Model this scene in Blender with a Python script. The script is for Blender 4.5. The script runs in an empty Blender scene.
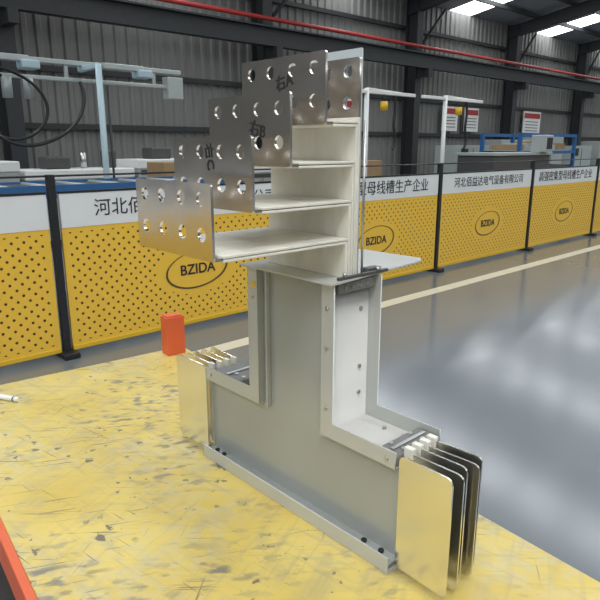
import bpy, bmesh, math, random
from mathutils import Vector, Matrix
random.seed(3)
S=bpy.context.scene
COL=S.collection
try:
    S.view_settings.view_transform='Standard'
    S.view_settings.look='None'
except Exception as e: print(e)

# ---------------------------------------------------------------- materials
def mat(name,col,rough=.5,metal=0.,bump=0.,bscale=30.,var=0.,vscale=4.,emit=None,estr=0.,stretch=(1,1,1),coat=0.):
    m=bpy.data.materials.new(name); m.use_nodes=True
    nt=m.node_tree; b=nt.nodes['Principled BSDF']
    b.inputs['Base Color'].default_value=(*col,1); b.inputs['Roughness'].default_value=rough
    b.inputs['Metallic'].default_value=metal
    if coat: b.inputs['Coat Weight'].default_value=coat
    tc=nt.nodes.new('ShaderNodeTexCoord'); mp=nt.nodes.new('ShaderNodeMapping')
    mp.inputs['Scale'].default_value=stretch
    nt.links.new(tc.outputs['Object'],mp.inputs[0])
    if var:
        n=nt.nodes.new('ShaderNodeTexNoise'); n.inputs['Scale'].default_value=vscale; n.inputs['Detail'].default_value=5
        nt.links.new(mp.outputs[0],n.inputs[0])
        r=nt.nodes.new('ShaderNodeMix'); r.data_type='RGBA'
        r.inputs[6].default_value=(*[max(0,c*(1-var)) for c in col],1)
        r.inputs[7].default_value=(*[min(1,c*(1+var)) for c in col],1)
        nt.links.new(n.outputs[0],r.inputs[0]); nt.links.new(r.outputs[2],b.inputs['Base Color'])
    if bump:
        n=nt.nodes.new('ShaderNodeTexNoise'); n.inputs['Scale'].default_value=bscale
        nt.links.new(mp.outputs[0],n.inputs[0])
        bp=nt.nodes.new('ShaderNodeBump'); bp.inputs['Strength'].default_value=bump; bp.inputs['Distance'].default_value=.01
        nt.links.new(n.outputs[0],bp.inputs['Height']); nt.links.new(bp.outputs[0],b.inputs['Normal'])
    if emit:
        b.inputs['Emission Color'].default_value=(*emit,1); b.inputs['Emission Strength'].default_value=estr
    return m

M={}
M['grey']=mat('light_grey_powder_coat',(.52,.535,.505),.27,.12,var=.04,vscale=8)
M['grey_shaded']=mat('grey_powder_coat_shaded',(.38,.40,.385),.28,.12,var=.07,vscale=5)  # same grey coat, darkened to put the recess shading into its colour
M['web']=mat('white_web_paint',(.62,.61,.58),.45,var=.10,vscale=12)
M['cream']=mat('cream_insulation_film',(.80,.78,.70),.33,var=.18,vscale=9,bump=.2,bscale=25,stretch=(1,3,1))
M['tin']=mat('tinned_copper',(.80,.75,.69),.20,1.,bump=.28,bscale=7,var=.12,vscale=6)
M['tin2']=mat('tinned_copper_bright',(.83,.82,.78),.22,1.,bump=.25,bscale=7,var=.08,vscale=5)
M['edge']=mat('pale_metal_edge',(.62,.68,.70),.3,.2)
M['black']=mat('black_steel',(.018,.019,.021),.45)
M['dark']=mat('dark_connector',(.07,.07,.07),.5)
M['endb']=mat('end_block_grey',(.17,.17,.16),.5,var=.2,vscale=30)
M['steel']=mat('zinc_steel',(.55,.55,.55),.3,1.)
M['orange']=mat('orange_paint',(.68,.12,.04),.45,var=.1)
M['white']=mat('white_paint',(.82,.83,.82),.4)
M['ink']=mat('black_ink',(.02,.02,.025),.6)
M['logo']=mat('logo_ink',(.10,.07,.03),.5)
M['hall_black']=mat('dark_structural_steel',(.032,.035,.039),.55,var=.2)
M['red']=mat('red_pipe_paint',(.42,.035,.03),.5)
M['blue']=mat('blue_machine_paint',(.025,.12,.32),.45)
M['ltblue']=mat('pale_blue_paint',(.42,.55,.60),.45)
M['alu']=mat('aluminium_rail',(.44,.48,.47),.4,.2)
M['sky']=mat('skylight_panel',(.9,.9,.9),.5,emit=(.94,.98,1.),estr=6.1)
M['roof']=mat('roof_sheet',(.28,.30,.32),.6)
M['wall']=mat('corrugated_grey_sheet',(.22,.22,.21),.5,var=.25,vscale=.6)
M['yel']=mat('yellow_paint',(.80,.50,.03),.45)
M['line']=mat('cream_floor_paint',(.72,.68,.54),.4,var=.1)
M['wood']=mat('brown_carton',(.35,.23,.12),.7,var=.15)

class NB:
    def __init__(s,nt): s.nt=nt
    def m(s,op,a,b=None,c=None):
        n=s.nt.nodes.new('ShaderNodeMath'); n.operation=op
        for i,v in enumerate((a,b,c)):
            if v is None: continue
            if isinstance(v,(int,float)): n.inputs[i].default_value=v
            else: s.nt.links.new(v,n.inputs[i])
        return n.outputs[0]
    def mix(s,f,c1,c2):
        n=s.nt.nodes.new('ShaderNodeMix'); n.data_type='RGBA'
        for i,v in ((0,f),(6,c1),(7,c2)):
            if isinstance(v,tuple): n.inputs[i].default_value=(*v,1)
            elif isinstance(v,(int,float)): n.inputs[i].default_value=v
            else: s.nt.links.new(v,n.inputs[i])
        return n.outputs[2]
    def noise(s,vec,scale,detail=2,stretch=(1,1,1),rot=(0,0,0),loc=(0,0,0)):
        mp=s.nt.nodes.new('ShaderNodeMapping'); mp.vector_type='POINT'
        r=s.nt.nodes.new('ShaderNodeVectorRotate'); r.rotation_type='EULER_XYZ'; r.inputs['Rotation'].default_value=rot
        s.nt.links.new(vec,r.inputs['Vector']); s.nt.links.new(r.outputs[0],mp.inputs[0])
        mp.inputs['Scale'].default_value=stretch; mp.inputs['Location'].default_value=loc
        n=s.nt.nodes.new('ShaderNodeTexNoise'); n.inputs['Scale'].default_value=scale; n.inputs['Detail'].default_value=detail
        s.nt.links.new(mp.outputs[0],n.inputs[0]); return n.outputs[0]
    def ramp(s,v,lo,hi):
        n=s.nt.nodes.new('ShaderNodeMapRange'); n.inputs[1].default_value=lo; n.inputs[2].default_value=hi
        s.nt.links.new(v,n.inputs[0]); return n.outputs[0]

def fence_mat():
    m=mat('perforated_yellow_steel',(.86,.52,.03),.42); nt=m.node_tree; b=nt.nodes['Principled BSDF']; N=NB(nt)
    tc=nt.nodes.new('ShaderNodeTexCoord'); sp=nt.nodes.new('ShaderNodeSeparateXYZ'); nt.links.new(tc.outputs['Object'],sp.inputs[0])
    x,z=sp.outputs[0],sp.outputs[2]
    p=.084
    def grid(ox,oz):
        u=N.m('SUBTRACT',N.m('FRACT',N.m('ADD',N.m('DIVIDE',x,p),ox+100)),.5)
        v=N.m('SUBTRACT',N.m('FRACT',N.m('ADD',N.m('DIVIDE',z,p),oz+100)),.5)
        return N.m('ADD',N.m('MULTIPLY',u,u),N.m('MULTIPLY',v,v))
    d=N.m('MINIMUM',grid(.5,.5),grid(0,0))
    dot=N.m('LESS_THAN',d,.122**2)
    ex=N.m('DIVIDE',x,.40); ez=N.m('DIVIDE',z,.22)
    ell=N.m('GREATER_THAN',N.m('ADD',N.m('MULTIPLY',ex,ex),N.m('MULTIPLY',ez,ez)),1.)
    bx=N.m('LESS_THAN',N.m('ABSOLUTE',x),1.10); bz=N.m('LESS_THAN',N.m('ABSOLUTE',z),.42)
    f=N.m('MULTIPLY',N.m('MULTIPLY',dot,ell),N.m('MULTIPLY',bx,bz))
    nt.links.new(N.mix(f,(.92,.56,.06),(.07,.045,.014)),b.inputs['Base Color'])
    return m
M['fence']=fence_mat()

def table_mat():
    m=mat('scratched_yellow_tabletop',(.8,.6,.1),.45); nt=m.node_tree; b=nt.nodes['Principled BSDF']; N=NB(nt)
    tc=nt.nodes.new('ShaderNodeTexCoord'); v=tc.outputs['Object']
    base=N.mix(N.ramp(N.noise(v,3.5,6),.3,.7),(.59,.43,.09),(.72,.57,.17))
    w=N.m('MULTIPLY',N.ramp(N.noise(v,2.6,5,loc=(4,2,0)),.44,.60),N.ramp(N.noise(v,30,8,loc=(9,2,0)),.40,.60))
    base=N.mix(N.m('MULTIPLY',w,.42),base,(.52,.49,.36))
    w=N.ramp(N.noise(v,16,8,loc=(1,7,0)),.52,.64)
    base=N.mix(N.m('MULTIPLY',w,.30),base,(.38,.345,.22))
    for i,(ang,st) in enumerate([(.7,(1,10,1)),(-.5,(1,12,1)),(1.35,(1,9,1))]):
        n=N.ramp(N.noise(v,4.5,9,stretch=st,rot=(0,0,ang),loc=(i*3.3,i*5.1,0)),.55,.72)
        base=N.mix(N.m('MULTIPLY',n,.30),base,(.30,.27,.18))
    scr=None
    for i,(ang,st,th) in enumerate([(.35,(1,22,1),.635),(.62,(1,30,1),.64),(1.3,(1,26,1),.65),(2.4,(1,20,1),.66)]):
        n=N.noise(v,5.5,7,stretch=st,rot=(0,0,ang),loc=(i*7.3,i*3.1,0))
        n=N.ramp(n,th,th+.06)
        scr=n if scr is None else N.m('MAXIMUM',scr,n)
    mask=N.ramp(N.noise(v,2.4,6,loc=(2.2,9.1,0)),.42,.56)
    base=N.mix(N.m('MULTIPLY',N.m('MULTIPLY',scr,mask),.95),base,(.085,.085,.08))
    rub=N.m('MULTIPLY',N.ramp(N.noise(v,20,10,stretch=(1,2.2,1),rot=(0,0,.5),loc=(5,5,0)),.53,.63),N.ramp(N.noise(v,2.8,5,loc=(6.1,3.7,0)),.46,.58))
    base=N.mix(N.m('MULTIPLY',rub,.8),base,(.17,.165,.15))
    ch=N.ramp(N.noise(v,34,8,loc=(1,5,0)),.655,.675)
    m2=N.ramp(N.noise(v,2.6,3,loc=(8,1,0)),.44,.52)
    base=N.mix(N.m('MULTIPLY',N.m('MULTIPLY',ch,m2),.85),base,(.11,.11,.105))
    nt.links.new(base,b.inputs['Base Color'])
    nt.links.new(N.m('ADD',N.m('MULTIPLY',N.noise(v,6,4),.3),.28),b.inputs['Roughness'])
    return m
M['table']=table_mat()

def floor_mat():
    m=mat('grey_epoxy_floor',(.2,.22,.24),.2); nt=m.node_tree; b=nt.nodes['Principled BSDF']; N=NB(nt)
    tc=nt.nodes.new('ShaderNodeTexCoord'); v=tc.outputs['Object']
    nt.links.new(N.mix(N.noise(v,.8,6),(.155,.175,.195),(.20,.22,.24)),b.inputs['Base Color'])
    nt.links.new(N.m('ADD',N.m('MULTIPLY',N.noise(v,1.5,4),.14),.085),b.inputs['Roughness'])
    b.inputs['Specular IOR Level'].default_value=.45
    bp=nt.nodes.new('ShaderNodeBump'); bp.inputs['Strength'].default_value=.05
    nt.links.new(N.noise(v,4,3),bp.inputs['Height']); nt.links.new(bp.outputs[0],b.inputs['Normal'])
    return m
M['floor']=floor_mat()

# ---------------------------------------------------------------- geometry helpers
def link(o,parent=None):
    COL.objects.link(o)
    if parent: o.parent=parent
    return o
def empty(name,loc=(0,0,0),rz=0):
    e=bpy.data.objects.new(name,None); e.location=loc; e.rotation_euler=(0,0,rz); e.empty_display_size=.1
    return link(e)
def box(name,lo,hi,m,parent=None,bev=0.,rot=None):
    lo=Vector(lo);hi=Vector(hi);c=(lo+hi)/2;s=hi-lo
    bm=bmesh.new(); bmesh.ops.create_cube(bm,size=1)
    bmesh.ops.scale(bm,vec=s,verts=bm.verts)
    if bev: bmesh.ops.bevel(bm,geom=bm.edges[:],offset=bev,segments=2,affect='EDGES',profile=.5)
    me=bpy.data.meshes.new(name); bm.to_mesh(me); bm.free(); me.materials.append(m)
    o=bpy.data.objects.new(name,me); o.location=c
    if rot: o.rotation_euler=rot
    return link(o,parent)
def cyl(name,p1,p2,r,m,parent=None,seg=20,smooth=True):
    p1=Vector(p1);p2=Vector(p2);d=p2-p1
    bm=bmesh.new(); bmesh.ops.create_cone(bm,cap_ends=True,segments=seg,radius1=r,radius2=r,depth=d.length)
    me=bpy.data.meshes.new(name); bm.to_mesh(me); bm.free(); me.materials.append(m)
    if smooth:
        for f in me.polygons: f.use_smooth=len(f.vertices)==4
    o=bpy.data.objects.new(name,me); o.location=(p1+p2)/2; o.rotation_mode='QUATERNION'
    o.rotation_quaternion=Vector((0,0,1)).rotation_difference(d.normalized())
    return link(o,parent)
def tube(name,pts,r,m,parent=None,cyc=False):
    cu=bpy.data.curves.new(name,'CURVE'); cu.dimensions='3D'; cu.bevel_depth=r; cu.bevel_resolution=3
    sp=cu.splines.new('NURBS'); sp.points.add(len(pts)-1)
    for i,p in enumerate(pts): sp.points[i].co=(*p,1)
    sp.use_endpoint_u=not cyc; sp.use_cyclic_u=cyc; sp.order_u=4
    return tomesh(name,cu,m,parent,Matrix())
def tomesh(name,cu,m,parent,mw):
    o=bpy.data.objects.new(name+'_c',cu); COL.objects.link(o)
    bpy.context.view_layer.update()
    dg=bpy.context.evaluated_depsgraph_get()
    me=bpy.data.meshes.new_from_object(o.evaluated_get(dg)); me.materials.clear(); me.materials.append(m)
    bpy.data.objects.remove(o)
    me.transform(mw)
    n=bpy.data.objects.new(name,me); return link(n,parent)
RX=Matrix(((0,0,1,0),(1,0,0,0),(0,1,0,0),(0,0,0,1)))
def plate(name,pts,x0,x1,m,parent,holes=(),hr=.0120,orient='X'):
    cu=bpy.data.curves.new(name,'CURVE'); cu.dimensions='2D'; cu.fill_mode='BOTH'; cu.extrude=abs(x1-x0)/2
    sp=cu.splines.new('POLY'); sp.points.add(len(pts)-1); sp.use_cyclic_u=True
    for i,p in enumerate(pts): sp.points[i].co=(p[0],p[1],0,1)
    for h in holes:
        sp=cu.splines.new('POLY'); sp.points.add(23); sp.use_cyclic_u=True
        for k in range(24):
            a=k/24*2*math.pi; sp.points[k].co=(h[0]+hr*math.cos(a),h[1]+hr*math.sin(a),0,1)
    if orient=='X': mw=Matrix.Translation(((x0+x1)/2,0,0))@RX
    else: mw=Matrix.Translation((0,0,(x0+x1)/2))
    return tomesh(name,cu,m,parent,mw)
def splay(o,x,y,ang):
    o.data.transform(Matrix.Translation((x,y,0))@Matrix.Rotation(math.radians(ang),4,'Z')@Matrix.Translation((-x,-y,0)))
def rrect(y0,y1,z0,z1,r,n=4):
    out=[]
    for cx,cy,a0 in ((y1-r,z1-r,0),(y0+r,z1-r,90),(y0+r,z0+r,180),(y1-r,z0+r,270)):
        for k in range(n+1):
            a=math.radians(a0+90*k/n); out.append((cx+r*math.cos(a),cy+r*math.sin(a)))
    return out
def text(name,s,loc,size,m,parent,spacing=1.,depth=.001,bold=0.):
    cu=bpy.data.curves.new(name,'FONT'); cu.body=s; cu.size=size; cu.align_x='CENTER'; cu.align_y='CENTER'
    cu.extrude=depth; cu.space_character=spacing; cu.offset=bold
    mw=Matrix.Translation(loc)@Matrix.Rotation(math.radians(90),4,'X')
    return tomesh(name,cu,m,parent,mw)

# ---------------------------------------------------------------- hall shell
XA,XB,YA,YB=-16.,52.,-12.,14.
f=box('floor',(XA,YA,-.1),(XB,YB,0),M['floor'])
def corr(name,p0,p1,z0,z1,m,parent=None,pitch=.30,d=.045):
    p0=Vector(p0);p1=Vector(p1);L=(p1-p0).length;t=(p1-p0)/L;nrm=Vector((-t.y,t.x))
    n=int(L/pitch);pts=[]
    for i in range(n):
        s=i*pitch
        for a,b in ((0,0),(.45,0),(.58,1),(.87,1)): pts.append((s+a*pitch,b*d))
    vs=[];fs=[]
    for s,o in pts:
        q=p0+t*s+nrm*o
        vs.append((q.x,q.y,z0));vs.append((q.x,q.y,z1))
    for i in range(len(pts)-1): fs.append((2*i,2*i+2,2*i+3,2*i+1))
    me=bpy.data.meshes.new(name);me.from_pydata(vs,[],fs);me.materials.append(m)
    return link(bpy.data.objects.new(name,me),parent)
corr('wall_back',(XB,YB),(XA,YB),0,7.,M['wall'])
corr('wall_front',(XA,YA),(XB,YA),0,7.,M['wall'])
box('wall_right',(XB,YA,0),(XB+.1,YB,9),M['wall'])
rf=empty('ceiling')
ridge=1.;zr=8.6;ze=6.45
def roofq(name,xa,xb,m,dz=0):
    for sgn,ye in ((1,YB),(-1,YA)):
        me=bpy.data.meshes.new(name)
        me.from_pydata([(xa,ye,ze+dz),(xb,ye,ze+dz),(xb,ridge,zr+dz),(xa,ridge,zr+dz)],[],[(0,1,2,3)])
        me.materials.append(m); link(bpy.data.objects.new(name,me),rf)
cols=[4.4+6.7*i for i in range(-3,8)]
sk=[c+3.35 for c in cols]
edges=[XA]
for s in sk:
    if s-.7>XA and s+.7<XB:
        roofq('roof_sheet',edges[-1],s-.7,M['roof']); roofq('skylight',s-.7,s+.7,M['sky']); edges.append(s+.7)
roofq('roof_sheet',edges[-1],XB,M['roof'])
fr=empty('steel_frame')
for c in cols:
    if not XA<c<XB: continue
    for yy in (13.55,):
        box('column_flange',(c-.16,yy-.25,0),(c+.16,yy-.21,6.4),M['hall_black'],fr)
        box('column_flange',(c-.16,yy+.21,0),(c+.16,yy+.25,6.4),M['hall_black'],fr)
        box('column_web',(c-.012,yy-.21,0),(c+.012,yy+.21,6.4),M['hall_black'],fr)
    for sgn,ye in ((1,13.8),(-1,-11.8)):
        a=Vector((c,ye,ze-.35));b=Vector((c,ridge,zr-.35));d=b-a
        o=box('rafter',(-.1,-d.length/2,-.22),(.1,d.length/2,.22),M['hall_black'],fr)
        o.location=(a+b)/2; o.rotation_euler=(math.atan2(d.z,abs(d.y))*( -1 if sgn>0 else 1),0,0)
for k in range(1,9):
    for sgn in (1,-1):
        t=k/9.; ye=YB if sgn>0 else YA
        y=ye+(ridge-ye)*t; z=ze+(zr-ze)*t-.12
        box('purlin',(XA,y-.04,z-.1),(XB,y+.04,z+.05),M['hall_black'],fr)
for z in (2.0,3.2,5.5):
    box('girt',(XA,13.82,z-.06),(XB,13.93,z+.06),M['hall_black'],fr)
box('runway_flange_top',(XA,12.85,4.56),(XB,13.15,4.60),M['hall_black'],fr)
box('runway_flange_bottom',(XA,12.88,4.12),(XB,13.12,4.15),M['hall_black'],fr)
box('runway_web',(XA,12.985,4.15),(XB,13.015,4.56),M['hall_black'],fr)
for c in cols:
    if XA<c<XB:
        box('corbel',(c-.1,12.8,3.85),(c+.1,13.35,4.12),M['hall_black'],fr)
        cyl('brace',(c,13.4,4.7),(c+1.5,13.4,6.2),.05,M['hall_black'],fr,8)
cyl('fire_pipe',(XA,12.95,4.78),(XB,12.95,4.78),.055,M['red'],empty('red_pipe'),14)
box('floor_marking',(XA,3.68,0.0),(XB,3.83,.003),M['line'])

# ---------------------------------------------------------------- fence
P=2.39;X0=1.64;FY=4.4
txt=['河北佰益达电气设备有限公司','高强密集型母线槽生产企业']
for i in range(-4,9):
    xa=X0+i*P; xc=xa+P/2
    e=empty('safety_fence_panel',(xc,FY,0))
    h=P/2-.045
    box('yellow_sheet',(-h,-.012,.07),(h,.012,.975),M['fence'],e)
    box('bottom_rail',(-h,-.018,.04),(h,.018,.075),M['yel'],e,.004)
    box('white_sign_band',(-h,-.016,.975),(h,.016,1.225),M['white'],e,.003)
    box('top_cap',(-h,-.02,1.225),(h,.02,1.24),M['black'],e)
    box('post',(-P/2-.025,-.03,0),(-P/2+.025,.03,1.36),M['black'],e,.004)
    box('post_foot',(-P/2-.06,-.11,0),(-P/2+.06,.11,.045),M['black'],e,.008)
    cyl('hand_rail',(-P/2,.0,1.35),(P/2,.0,1.35),.008,M['black'],e,10)
    if i>-1:
        text('company_text',txt[i%2],(0 if i%2==0 else -.03,-.0185,1.10),.138 if i%2==0 else .162,M['ink'],e,1.0,.0012,0)
    pts=[(.32*math.cos(a),.165*math.sin(a)) for a in [k/48*2*math.pi for k in range(48)]]
    cu=bpy.data.curves.new('logo','CURVE');cu.dimensions='2D';cu.fill_mode='BOTH';cu.extrude=.001
    for s in (1.,.94):
        sp=cu.splines.new('POLY');sp.points.add(47);sp.use_cyclic_u=True
        for k,p in enumerate(pts): sp.points[k].co=(p[0]*s,p[1]*s+(0.004 if s<1 else 0),0,1)
    tomesh('logo_ring',cu,M['logo'],e,Matrix.Translation((0,-.014,.52))@Matrix.Rotation(math.radians(90),4,'X')@Matrix.Rotation(.10,4,'Z'))
    text('logo_text','BZIDA',(0,-.0145,.52),.125,M['ink'],e,1.0,.0012,.002)

# ---------------------------------------------------------------- workbench
TC=(1.245,2.07,0); tb=empty('workbench',TC,math.radians(-5.5))
W=.862;L=2.45
box('tabletop',(-W,-L,.735),(0,0,.75),M['table'],tb,.002)
box('frame_left',(-W-.016,-L,.655),(-W+.05,.004,.7345),M['orange'],tb,.006)
box('edge_trim_left',(-W-.018,-L,.7346),(-W,.004,.752),M['orange'],tb,.002)
box('frame_right',(-.05,-L,.655),(.004,0,.7345),M['orange'],tb,.004)
box('frame_back',(-W+.05,-.05,.655),(-.05,0,.7345),M['orange'],tb,.004)
box('frame_front',(-W+.05,-L,.655),(-.05,-L+.05,.7345),M['orange'],tb,.004)
for lx in (-W+.03,-.03):
    for ly in (-.03,-L/2,-L+.03):
        box('leg',(lx-.03,ly-.03,0),(lx+.03,ly+.03,.655),M['orange'],tb,.004)
box('lower_shelf',(-W-.10,-L+.05,.40),(-.05,-.05,.42),M['dark'],tb)
box('shelf_edge',(-W-.115,-L+.05,.39),(-W-.10,-.05,.44),M['orange'],tb,.002)

ob=empty('orange_stop_block',(1.176,2.02,.75),math.radians(-5.5))
box('block_body',(-.038,-.028,0),(.038,.028,.155),M['orange'],ob,.002)
box('block_cap',(-.032,-.022,.155),(.032,.022,.16),M['orange'],ob,.002)
mk=empty('marker_pen',(.528,1.985,.7585),math.radians(-62))
cyl('pen_barrel',(-.07,0,0),(.03,0,0),.0085,M['white'],mk)
cyl('pen_cap',(.03,0,0),(.034,0,0),.0085,M['ink'],mk)
cyl('pen_cap_end',(.034,0,0),(.052,0,0),.008,M['white'],mk)

# ---------------------------------------------------------------- busbar tee
T=empty('busbar_tee_joint',(0,0,0))
xf,xb=.813,.957; a,b=.62,1.24; c,d=.784,1.057; z1,z2=1.0,1.292
z0=.752
cd=.032
core=[(a,z0+.01),(b,z0+.01),(b,z1-cd),(d-cd,z1-cd),(d-cd,z2),(c+cd,z2),(c+cd,z1-cd),(a,z1-cd)]
plate('front_panel',core,xf+.018,xf+.021,M['grey_shaded'],T)
plate('housing_core',core,xf+.021,xb-.004,M['web'],T)
plate('rear_panel',core,xb-.004,xb-.001,M['grey_shaded'],T)
w=.034
for nm,x_0,x_1 in (('front_flange',xf,xf+.003),('rear_flange',xb-.003,xb)):
    plate(nm,[(b,z1),(d,z1),(d,z2),(d-w,z2),(d-w,z1-w),(b,z1-w)],x_0,x_1,M['grey'],T)
    plate(nm,[(a,z1),(c,z1),(c,z2),(c+w,z2),(c+w,z1-w),(a,z1-w)],x_0,x_1,M['grey'],T)
box('lip',(xf+.003,a,z1-w),(xf+.02,c+w,z1-w+.003),M['grey'],T)
box('lip',(xf+.003,d-w,z1-w),(xf+.02,b,z1-w+.003),M['grey'],T)
box('lip',(xf+.003,c+w-.003,z1-w+.003),(xf+.02,c+w,z2),M['grey'],T)
box('lip',(xf+.003,d-w,z1-w+.003),(xf+.02,d-w+.003,z2),M['grey'],T)
box('folded_seam',(xf+.006,d-w-.024,z1-w-.002),(xf+.018,d-w-.020,z2),M['grey'],T,.001)
box('bottom_rail_base',(xf-.014,a-.004,.75),(xb+.006,b+.004,.754),M['grey'],T)
box('bottom_rail_lip',(xf-.016,a-.004,.75),(xf-.012,b+.004,.784),M['grey'],T,.001)
box('bottom_rail_ledge',(xf-.012,a-.004,.766),(xf+.021,b+.004,.770),M['grey_shaded'],T)
for yy in (a+.03,a+.075,b-.03,b-.06):
    cyl('rail_screw',(xf+.006,yy,.770),(xf+.006,yy,.775),.006,M['black'],T,12)
for yy,zz in ((a+.02,z1-.018),(c+.018,z1+.03),(c+.018,z2-.05),(d-.018,z2-.07),(b-.02,z1-.018),(c+.018,z1+.16)):
    cyl('rivet',(xf-.003,yy,zz),(xf,yy,zz),.004,M['steel'],T,12)
cyl('yellow_sticker',(xf-.001,d-.02,z2-.04),(xf,d-.02,z2-.04),.008,M['yel'],T,16)
for zz in (1.03,1.09,1.22):
    for xx in (xf+.03,xb-.03):
        cyl('web_screw',(xx,c+cd-.003,zz),(xx,c+cd,zz),.0045,M['steel'],T,12)
for yy in (.69,.74):
    cyl('web_screw',(xb-.03,yy,z1-cd),(xb-.03,yy,z1-cd+.004),.0045,M['steel'],T,12)
box('top_clip',(xf+.025,c+.012,z2-.026),(xb-.008,c+cd,z2-.004),M['endb'],T,.002)
for k in range(4):
    cyl('clip_screw',(xf+.045+k*.022,c+.010,z2-.015),(xf+.045+k*.022,c+.012,z2-.015),.004,M['steel'],T,10)
for y0_,y1_ in ((a,a+.05),(b-.12,b-.01)):
    box('end_block',(xf+.006,y0_,z1-cd),(xb-.006,y1_,z1-.010),M['endb'],T,.003)
    for k in range(2):
        for q in range(2):
            cyl('block_screw',(xf+.04+k*.06,y0_+.012+q*.03,z1-.0105),(xf+.04+k*.06,y0_+.012+q*.03,z1-.007),.005,M['steel'],T,8)
    box('block_strap',(xf+.02,(y0_+y1_)/2-.004,z1-.010),(xb-.02,(y0_+y1_)/2+.004,z1-.006),M['steel'],T,.001)
# end bars
sp_=(-2.5,0.5,1.5,3.5,4.5)
for side in (0,1):
    for k in range(5):
        xk=xf+.001+k*.0235; pr=(0,.004,-.006,.002,-.008)[k]
        if side==0:
            o=plate('end_bar',rrect(a-.126-pr,a-.009 if k==0 else a-.001,.762,1.0-.003*(k%2),.013),xk,xk+.0035,M['tin2'],T)
            splay(o,xk,a-.002,sp_[k] if k else -2)
            if k:
                o=plate('end_bar_pair',rrect(a-.116-pr,a-.001,.768,.992,.013),xk+.0065,xk+.0095,M['tin2'],T)
                splay(o,xk+.0065,a-.002,sp_[k]+1.5)
                box('bar_sleeve',(xk-.0015,a-.022,.775),(xk+.011,a-.001,1.006),M['cream'],T,.002)
        else:
            o=plate('end_bar',rrect(b+.004,b+.138+pr,.762,1.0-.003*(k%2),.013),xk,xk+.0035,M['tin2'],T)
            splay(o,xk,b+.002,(2,-1,1,-2,-3)[k])
            if k: box('bar_sleeve',(xk-.0015,b+.001,.775),(xk+.007,b+.022,1.0),M['cream'],T,.001)
plate('cover_plate',[(xf-.012,c-.005),(1.13,c+.03),(1.16,c+.05),(1.15,d+.02),(xf-.012,d+.012)],z2,z2+.004,M['grey'],T,orient='Z')
# stepped L bars
zt=z2+.004
fx=[.546,.63,.715,.80]; az=[1.372,1.446,1.520,1.594]
ya,yb=.80,1.043
hy=[ya+.030,ya+.088,ya+.152,ya+.211]
for i in range(4):
    x_=fx[i];z_=az[i];st=.860+.0075*i;top=z_+.122
    plate('flag',rrect(ya,yb,z_-.004,top,.004,2),x_,x_+.005,M['tin'],T,
          holes=[(h,z_+.096) for h in hy]+[(h,z_+.038) for h in hy])
    box('arm_metal',(x_+.005,ya,z_-.004),(x_+.022,yb,z_+.001),M['tin'],T)
    box('arm_insulated',(x_+.020,ya-.001,z_-.007),(st+.006,yb+.001,z_-.0025),M['cream'],T,.001)
    box('arm_core',(x_+.020,ya+.003,z_-.0025),(st+.006,yb-.003,z_-.0005),M['tin'],T)
    box('arm_insulated',(x_+.020,ya-.001,z_-.0005),(st+.006,yb+.001,z_+.004),M['cream'],T,.001)
    box('riser_insulated',(st,ya-.001,zt),(st+.006,yb+.001,z_-.007),M['cream'],T,.001)
sx=.892
plate('flag',rrect(ya,yb,1.60,1.713,.004,2),sx-.002,sx+.003,M['tin'],T,holes=[(h,1.690) for h in hy]+[(h,1.632) for h in hy])
box('riser_insulated',(sx-.003,ya-.001,zt),(sx+.003,yb+.001,1.605),M['cream'],T,.001)
plate('ground_sheet',rrect(ya+.002,yb-.04,zt,1.73,.003,2),sx+.007,sx+.009,M['edge'],T,holes=[(h,1.690) for h in hy[:3]]+[(h,1.632) for h in hy[:3]])
cyl('tie_rod',(sx+.011,ya-.006,zt),(sx+.011,ya-.006,1.60),.0025,M['steel'],T,8)
box('clamp_bar',(sx-.06,ya-.012,zt),(sx+.09,ya-.004,zt+.006),M['dark'],T,.001)
box('clamp_bracket',(sx+.04,ya-.0,zt),(sx+.08,ya+.02,zt+.010),M['dark'],T,.002)
for k in (0,2): cyl('clamp_bolt',(sx-.04+.05*k,ya-.008,zt+.006),(sx-.04+.05*k,ya-.008,zt+.012),.005,M['steel'],T,6)
def mark(s,x_,y_,z_,sz,rot=0):
    cu=bpy.data.curves.new('mark','FONT');cu.body=s;cu.size=sz;cu.extrude=.0002;cu.offset=.0004
    mw=Matrix.Translation((x_-.0008,y_,z_))@Matrix(((0,0,-1,0),(-1,0,0,0),(0,1,0,0),(0,0,0,1)))@Matrix.Rotation(rot,4,'Z')
    tomesh('handwritten_mark',cu,M['ink'],T,mw)
mark('右A',fx[3],.935,1.655,.030,.2); mark('右B',fx[2],.915,1.575,.030,-.2); mark('右C',fx[1],.935,1.555,.028,-1.4)

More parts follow.
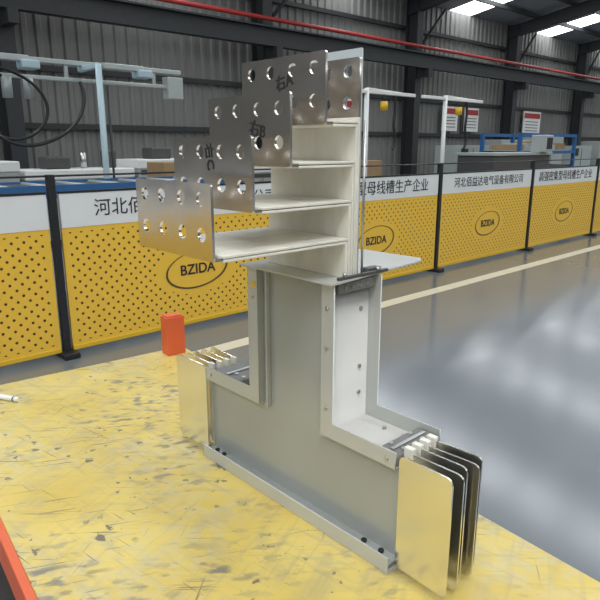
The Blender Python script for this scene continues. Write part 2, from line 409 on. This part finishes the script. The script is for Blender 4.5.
# ---------------------------------------------------------------- workshop equipment behind fence
cv=empty('blue_conveyor_bench',(1.2,5.7,0))
box('bench_top',(-7,-.35,1.18),(3.0,.35,1.21),M['dark'],cv)
box('bench_rail',(-7,-.38,1.12),(3.0,-.35,1.23),M['blue'],cv)
box('bench_rail',(-7,.35,1.12),(3.0,.38,1.23),M['blue'],cv)
for k in range(7):
    for yy in (-.33,.33): box('bench_leg',(-6.9+k*1.62,yy-.03,0),(-6.84+k*1.62,yy+.03,1.18),M['blue'],cv)
for k in range(30):
    cyl('roller',(-6.8+k*.33,-.34,1.205),(-6.8+k*.33,.34,1.205),.025,M['alu'],cv,10)
for k in range(6):
    e=empty('workshop_machine',(-1.5+k*1.9,10.2,0))
    hh=1.38-.14*(k%2)
    box('body',(-.9,-.4,.08),(.9,.4,hh-.2),M['alu'],e,.01)
    box('top_cover',(-.92,-.42,hh-.2),(.92,.42,hh-.04),M['white'],e,.02)
    box('plinth',(-.85,-.35,0),(.85,.35,.08),M['black'],e)
    box('door_gap',(-.004,-.405,.12),(.004,-.40,hh-.22),M['black'],e)
    box('handle',(-.08,-.42,.75),(-.05,-.405,.9),M['steel'],e)
    box('control_strip',(-.85,-.405,hh-.3),(.3,-.40,hh-.22),M['dark'],e)
    box('motor_housing',(-.5,-.2,hh-.04),(-.1,.2,hh+.16),M['dark'],e,.03)
    cyl('spindle',(.2,0,hh-.04),(.2,0,hh+.22),.05,M['steel'],e)
    box('control_panel',(.5,-.1,hh-.04),(.75,.0,hh+.25),M['dark'],e,.02)
for k,(px,py,hh) in enumerate(((5.2,8.6,1.32),(7.6,7.4,1.2),(8.6,9.0,1.3),(10.8,9.5,1.25))):
    e=empty('carton_stack',(px,py,0))
    box('carton',(-.4,-.3,0),(.4,.3,hh*.55),M['wood'],e,.01)
    box('carton',(-.35,-.28,hh*.55),(.3,.26,hh),M['wood'],e,.01)
    box('tape',(-.03,-.302,0),(.03,-.30,hh*.55),M['white'],e)
rs=empty('overhead_rail_station',(0,8,0))
box('rail_upper',(-5,-.04,2.56),(5.0,.04,2.62),M['alu'],rs,.01)
box('rail_lower',(-5,-.03,2.36),(5.0,.03,2.41),M['alu'],rs,.01)
box('rail_end',(4.75,-.08,2.22),(5.0,.08,2.52),M['alu'],rs,.01)
for k in range(8): box('rail_hanger',(-4.2+k*1.25,-.02,2.41),(-4.16+k*1.25,.02,2.56),M['alu'],rs)
for xx in (3.55,2.1,-2.):
    cyl('post',(xx,-.45,0),(xx,-.45,2.55),.04,M['ltblue'],rs)
    box('post_arm',(xx-.035,-.45,2.50),(xx+.035,.1,2.57),M['ltblue'],rs,.01)
    box('post_lamp',(xx+.05,-.5,2.50),(xx+.6,-.40,2.57),M['alu'],rs,.01)
    box('lamp_head',(xx+.5,-.56,2.42),(xx+.7,-.34,2.52),M['ltblue'],rs,.02)
    cyl('conduit',(xx+.1,-.45,0),(xx+.1,-.45,2.3),.015,M['black'],rs)
tube('cable_loop',[(2.25,-.1,2.35),(2.1,-.15,2.2),(2.15,-.2,1.8),(2.6,-.2,1.5),(3.1,-.2,1.65),(3.4,-.2,1.9),(3.5,-.15,2.2),(3.45,-.1,2.36)],.022,M['black'],rs)
tube('cable_loop',[(2.5,-.1,2.36),(2.3,-.15,2.5),(2.8,-.2,2.4),(3.05,-.2,2.0),(2.8,-.2,1.65),(2.35,-.2,1.6),(2.1,-.15,1.9),(2.2,-.1,2.36)],.020,M['black'],rs)
for k in range(3): cyl('balancer',(2.3+.25*k,-.1,2.12),(2.3+.25*k,-.1,2.36),.06,M['alu'],rs)
for px,py in ((9.8,8.6),(12.6,8.6)):
    e=empty('jib_arm_stand',(px,py,0))
    cyl('mast',(0,0,0),(0,0,2.72),.05,M['white'],e)
    box('boom',(-.9,-.04,2.62),(1.6,.04,2.69),M['white'],e,.01)
    cyl('stay',(0,0,2.72),(1.3,0,2.68),.015,M['white'],e,8)
    box('base',(-.2,-.2,0),(.2,.2,.03),M['black'],e)
    tube('hose',[(.9,0,2.62),(1.0,0,2.3),(.8,0,2.0),(1.05,0,1.7),(.9,0,1.5)],.03,M['black'],e)
    cyl('signal_lamp',(.5,-.05,2.3),(.5,-.05,2.48),.08,M['yel'],e)
    cyl('signal_cord',(.5,-.05,2.48),(.5,-.05,2.62),.01,M['black'],e,8)
g=empty('blue_gantry_machine',(18.5,9.4,0))
for xx in (-1.8,0,1.8):
    for yy in (-.6,.6): box('leg',(xx-.05,yy-.05,0),(xx+.05,yy+.05,1.95),M['blue'],g)
for zz in (1.35,1.86):
    box('beam',(-1.85,-.65,zz),(1.85,-.57,zz+.09),M['blue'],g); box('beam',(-1.85,.57,zz),(1.85,.65,zz+.09),M['blue'],g)
box('bed',(-1.8,-.55,.6),(1.8,.55,1.0),M['dark'],g)
box('rack_shelf',(-1.8,-.55,1.44),(1.8,.55,1.47),M['alu'],g)
for k in range(5): box('rack_load',(-1.6+k*.68,-.4,1.47),(-1.15+k*.68,.4,1.62+.05*(k%3)),M['alu'] if k%2 else M['wood'],g,.01)
d_=empty('dark_press_machine',(14.5,8.0,0))
box('body',(-1.4,-.5,0),(1.4,.5,1.35),M['dark'],d_,.02); box('top_panel',(-1.45,-.55,1.35),(1.45,.55,1.42),M['alu'],d_,.01)
box('control_box',(.7,-.7,1.42),(1.1,-.3,1.85),M['alu'],d_,.02); box('screen',(.75,-.705,1.5),(1.05,-.70,1.78),M['ink'],d_)
for k in range(5):
    e=empty('grey_cabinet',(18+k*2.8,11.5,0))
    box('body',(-1,-.4,0),(1,.4,1.6+.2*(k%3)),M['alu'],e,.01); box('door_gap',(-.01,-.41,.1),(.01,-.4,1.5),M['ink'],e)
    box('vent',(-.7,-.41,1.2),(-.3,-.4,1.5),M['ink'],e)
for px,w_,h_ in ((14.6,.5,.9),(20.5,.5,.9),(22,.5,.9),(27,.8,1.)):
    e=empty('wall_poster',(px,13.75,2.6))
    box('board',(-w_,-.02,-h_/2),(w_,.02,h_/2),M['white'],e)
    box('red_header',(-w_*.9,-.03,h_*.2),(w_*.9,-.02,h_*.42),M['red'],e)
    for k in range(4): box('text_line',(-w_*.75,-.025,-h_*.35+k*h_*.13),(w_*.7,-.02,-h_*.32+k*h_*.13),M['ink'],e)

# ---------------------------------------------------------------- lights + world
def area(name,loc,sx_,sy_,p,rot=(0,0,0),col=(1,1,1)):
    l=bpy.data.lights.new(name,'AREA');l.shape='RECTANGLE';l.size=sx_;l.size_y=sy_;l.energy=p;l.color=col
    o=bpy.data.objects.new(name,l);o.location=loc;o.rotation_euler=rot;COL.objects.link(o)
area('added_fill_light',(-1.5,-1.5,6.2),2,2,170,(math.radians(-12),math.radians(-14),0),(1,.99,.97))  # added fill lamp to supply more light; stands for no hall fitting
wd=bpy.data.worlds.new('world');S.world=wd;wd.use_nodes=True
wd.node_tree.nodes['Background'].inputs[0].default_value=(.80,.86,.92,1);wd.node_tree.nodes['Background'].inputs[1].default_value=.68

# ---------------------------------------------------------------- camera
cam=bpy.data.cameras.new('camera');cam.lens=36;cam.sensor_width=36;cam.clip_end=200;cam.clip_start=.02
co=bpy.data.objects.new('camera',cam);co.location=(0,0,1.55)
co.rotation_euler=(math.radians(90-14.3),0,math.radians(-42.7));COL.objects.link(co);S.camera=co
